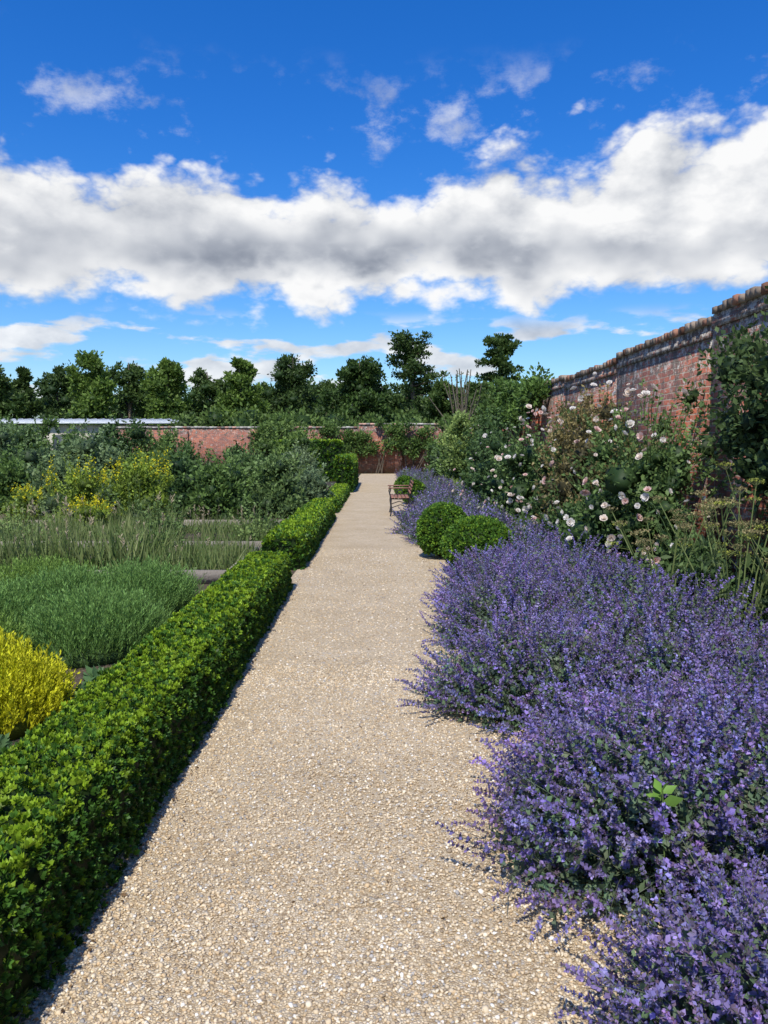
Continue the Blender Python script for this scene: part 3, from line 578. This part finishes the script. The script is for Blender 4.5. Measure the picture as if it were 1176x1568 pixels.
climber('climbing_vine',3.85,24,44,1.2,2.9,6000,.15,(.028,.06,.015),(.10,.16,.035),K=44,thick=.5,arch=10)
climber('climbing_vine',3.88,9,16,1.,2.4,4500,.065,(.028,.05,.017),(.09,.14,.035),K=34,thick=.2)
def wallplant(name,x0,x1,z0,z1,K,n,leaf=.17):
    mb=MB();C=np.c_[rng.uniform(x0,x1,K),46.75-rng.random(K)*.25,rng.uniform(z0,z1,K)];leaves(mb,C,rng.uniform(.2,.45,K),n//K,leaf,A(sA)*G,A((.12,.19,.045))*G,core=.4)
    for i in range(5):
        b=A([(x0+x1)/2+rng.normal()*.15,46.7,0]);e_=C[rng.integers(K)];addt(mb,tube([b,(b+e_)/2,e_],[.05,.035,.015],5,(.15,.12,.09)))
    return mb.build(name,[M_leaf,M_bark])
wallplant('espaliered_fruit_tree',-3.4,-1.1,1.3,3.1,16,2600);wallplant('espaliered_fruit_tree',1.1,3.3,1.0,2.9,14,2400);wallplant('espaliered_fruit_tree',-.9,.9,1.2,3.1,9,1100)
wallplant('espaliered_fruit_tree',-7.5,-5.0,1.5,3.3,14,2600)
def umbel(name,cx,cy,h,k,spread=.55):
    mb=MB()
    for i in range(k):
        d=A([rng.normal()*spread,rng.normal()*spread,0]);t=h*rng.uniform(.75,1.08);b=A([cx,cy,0])+d*.25;e_=A([cx,cy,t])+d
        m_=(b+e_)/2+A([-d[0]*.12,-d[1]*.12,.08]);addt(mb,tube([b,m_,e_],[.007,.006,.004],5,(.20,.26,.09)))
        for s in range(rng.integers(2,5)):
            p=e_ if s==0 else m_+(e_-m_)*rng.uniform(.2,.9)+rng.normal(size=3)*A([.13,.13,.06])+A([0,0,.08])
            if s: addt(mb,tube([m_+(e_-m_)*.3,p],[.004,.003],3,(.20,.26,.09)))
            hc=A([.36,.31,.14])*rng.uniform(.7,1.2) if rng.random()<.75 else A([.38,.42,.08])
            for r in range(13):
                a=r*2.4;q=p+A([math.cos(a)*.065*math.sqrt(r/13),math.sin(a)*.065*math.sqrt(r/13),.035-.012*(r/13)])
                addt(mb,tube([p-A([0,0,.01]),q],[.0012,.001],3,(.22,.25,.1)))
                m2=6;inst(mb,bladeT(.5),q+rng.normal(size=(m2,3))*.006,norm(rng.normal(size=(m2,3))+A([0,0,1.])),rng.uniform(.006,.013,m2),np.tile(hc,(m2,1))*rng.uniform(.7,1.2,(m2,1)))
        m3=16;t2=rng.random((m3,1));inst(mb,leafT(.2),b+(e_-b)*t2*.8+rng.normal(size=(m3,3))*.05,norm(rng.normal(size=(m3,3))+A([0,0,.3])),rng.uniform(.05,.11,m3),A([[.11,.165,.055]])*rng.uniform(.6,1.3,(m3,1)))
    return mb.build(name,[M_leaf])
umbel('lovage_plant',2.55,5.4,1.25,17,.30);umbel('lovage_plant',2.75,4.7,1.12,12,.28);umbel('lovage_plant',2.35,6.2,1.05,9,.25)
# ------------------------------------------------------------------ bench beside the path, facing it
e=bpy.data.objects.new('garden_bench',None);sc.collection.objects.link(e);e.location=(.25,17.6,.016)
wc=A([.30,.15,.11]);mb=MB()
for i in range(5): box(mb,.04+.085*i,.04+.085*i+.07,0,1.25,.42,.445,wc*rng.uniform(.85,1.15),0,.004)
mb.build('seat_slats',M_wood,parent=e)
mb=MB()
for i in range(4):
    z=.52+.075*i;x=.465+.02*i;box(mb,x,x+.022,0,1.25,z,z+.055,wc*rng.uniform(.85,1.15),0,.004)
mb.build('backrest_slats',M_wood,parent=e)
mb=MB();dk=(.03,.03,.035)
for y in (.06,1.19):
    addt(mb,tube([[.02,y,0],[.05,y,.15],[.03,y,.30],[.04,y,.41]],.018,6,dk));addt(mb,tube([[.56,y,0],[.48,y,.18],[.46,y,.41],[.50,y,.62],[.55,y,.84]],.018,6,dk))
    addt(mb,tube([[.03,y,.405],[.25,y,.40],[.47,y,.405]],.015,6,dk));addt(mb,tube([[.05,y,.20],[.25,y,.27],[.48,y,.20]],.012,6,dk))
    addt(mb,tube([[.04,y,.41],[.0,y,.52],[.03,y,.64]],.014,6,dk));box(mb,-.03,.50,y-.03,y+.03,.64,.668,wc*.8,0,.006)
    a=np.linspace(0,5.,12);addt(mb,tube(np.c_[.22+.09*np.cos(a)*(1-a/8),np.full(12,y),.53+.09*np.sin(a)*(1-a/8)],.008,5,dk))
mb.build('cast_iron_ends',M_paint,parent=e)
# ------------------------------------------------------------------ trees
def tree(name,px,topy,wpx,Y,cA,cB,style='round',n=6500,leaf=.34,base=.25,K=70,core=.5):
    X=(px-580)/1178*Y;H=1.6+Y*math.tan((685-topy)/1178);W=wpx/1178*Y/2*1.1
    mb=MB();lean=rng.normal()*.3
    tr=[[X,Y,0],[X+lean*.3,Y,H*.35],[X+lean,Y,H*.7],[X+lean*.8,Y,H*.93]];addt(mb,tube(tr,[.03*H,.022*H,.012*H,.004*H],8,(.16,.13,.10)),1)
    flat=.85
    if style=='layer':
        NB=36;C=[];R=[]
        for b in range(NB):
            t=(b+rng.random())/NB;z=H*(base+(1-base)*.97*t);reach=W*(.30+.75*math.sin(min(1,.18+.82*t)*math.pi*.95)**.8)*rng.uniform(.6,1.05);a=rng.random()*6.28
            st=A([X+lean*t,Y,z-reach*.12]);en=A([X+lean*t+reach*math.cos(a),Y+reach*math.sin(a),z+rng.uniform(-.15,.15)*reach])
            addt(mb,tube([st,(st+en)/2+A([0,0,.1]),en],[.008*H,.005*H,.002*H],5,(.12,.09,.07)),1)
            for s in np.linspace(.25,1.,5): C.append(st+(en-st)*s+rng.normal(size=3)*W*.08);R.append(W*rng.uniform(.15,.28)*(1.15-.35*s))
        C=A(C);R=A(R);K=len(C);flat=.5
    else:
        NL_=15;C=[];R=[]
        for b in range(NL_):
            t=(b+.5)/NL_
            if style=='round': env=math.sqrt(max(.12,1-(2*t-.8)**2/1.5))
            else: env=(1-t**1.9)*.92+.10
            z=H*(base+(1-base)*.88*t);a=b*2.4+rng.normal()*.5;off=W*env*rng.uniform(.15,.58)
            lc=A([X+off*math.cos(a)*1.1,Y+off*math.sin(a),z]);lr=W*(.34+.18*rng.random())*(.5+.5*env)
            addt(mb,tube([[X+lean*t,Y,max(.5,z-lr*1.4)],(A([X+lean*t,Y,z-lr*.5])+lc)/2,lc],[.010*H,.007*H,.003*H],5,(.14,.11,.08)),1)
            m=max(5,K//NL_);u=norm(rng.normal(size=(m,3)));C.append(lc+u*A([lr,lr,lr*.9])*rng.uniform(.3,1.,(m,1)));R.append(lr*rng.uniform(.25,.52,m))
        C=np.concatenate(C);R=np.concatenate(R);K=len(C)
    C[:,2]=np.minimum(C[:,2],H-R*.6)
    leaves(mb,C,R,max(4,n//K),leaf,cA,cB,up=.5,flat=flat,core=core,corecol=A(cA)*1.1,shell=.6)
    return mb.build(name,[M_leaf,M_bark])
dA=(.026,.054,.015);dB=(.085,.14,.034);lA=(.055,.10,.02);lB=(.165,.26,.048);mA=(.036,.072,.018);mB_=(.115,.18,.042)
T=[('deciduous_tree',-10,546,110,72,mA,mB_,'round'),('conifer_tree',45,552,60,75,dA,dB,'cone'),('deciduous_tree',95,554,105,85,dA,dB,'round'),('deciduous_tree',145,534,120,66,lA,lB,'cone'),
('deciduous_tree',205,547,95,80,mA,mB_,'round'),('deciduous_tree',258,540,112,68,lA,lB,'cone'),('deciduous_tree',318,562,105,84,mA,mB_,'round'),('deciduous_tree',372,541,98,68,lA,lB,'cone'),
('deciduous_tree',450,538,108,82,dA,dB,'round'),('deciduous_tree',550,541,112,64,dA,(.09,.16,.035),'round'),('cedar_tree',638,514,86,80,dA,dB,'layer'),
('pine_tree',763,515,62,70,mA,dB,'layer'),('deciduous_tree',688,582,100,62,mA,mB_,'round'),('deciduous_tree',735,588,100,66,dA,mB_,'round'),('deciduous_tree',500,580,90,90,mA,mB_,'round'),('deciduous_tree',600,596,80,70,mA,mB_,'round'),('deciduous_tree',410,580,80,90,mA,mB_,'round'),('deciduous_tree',790,588,70,62,dA,mB_,'round')]
for (nme,px,ty,wp,Y,a,b,st) in T:
    L_=st=='layer';tree(nme,px,ty,wp,Y,a,b,st,base=.22 if L_ else .08,K=150,n=9500 if L_ else 12500,leaf=.33,core=.35 if L_ else .55)
mb=MB();X0=(705-580)/1178*55
for i in range(26):
    a=A([X0+rng.normal()*.35,55+rng.normal()*.5,2.5]);e_=a+A([rng.normal()*.8,rng.normal()*.5,rng.uniform(2.0,4.8)]);addt(mb,tube([a,(a+e_)/2+rng.normal(size=3)*.1,e_],[.06,.05,.03],4,(.14,.12,.09)),1)
    kk=26;t=rng.random((kk,1));inst(mb,leafT(),a+(e_-a)*t+rng.normal(size=(kk,3))*.06,norm(rng.normal(size=(kk,3))+A([0,0,.5])),rng.uniform(.12,.22,kk),A([mB_])*rng.uniform(.6,1.2,(kk,1)))
addt(mb,tube([[X0,55,0],[X0,55,3]],[.16,.12],8,(.14,.11,.08)),1)
mb.build('young_fruit_tree',[M_leaf,M_bark])
def mass(name,xs0,xs1,Y,h0,h1,K,n,leaf,a,b):
    mb=MB();x=rng.uniform(xs0,xs1,K);C=np.c_[x,Y+rng.normal(size=K)*2,rng.uniform(.1,1,K)*(h0+(h1-h0)*(.5+.5*snoise(np.c_[x,x*0,x*0],.3)))]
    leaves(mb,C,rng.uniform(.6,1.5,K)*(Y/70),n//K,leaf,a,b,core=.7,up=.5,corecol=A(a)*.9);return mb.build(name,[M_leaf])
mass('tall_hedge_mass',-13,3.5,53,2.6,3.6,120,26000,.30,mA,(.14,.22,.05))
mass('distant_tree_line',-75,80,110,7.5,11.,330,50000,.6,dA,(.09,.15,.045))
print('objects',len(bpy.data.objects))
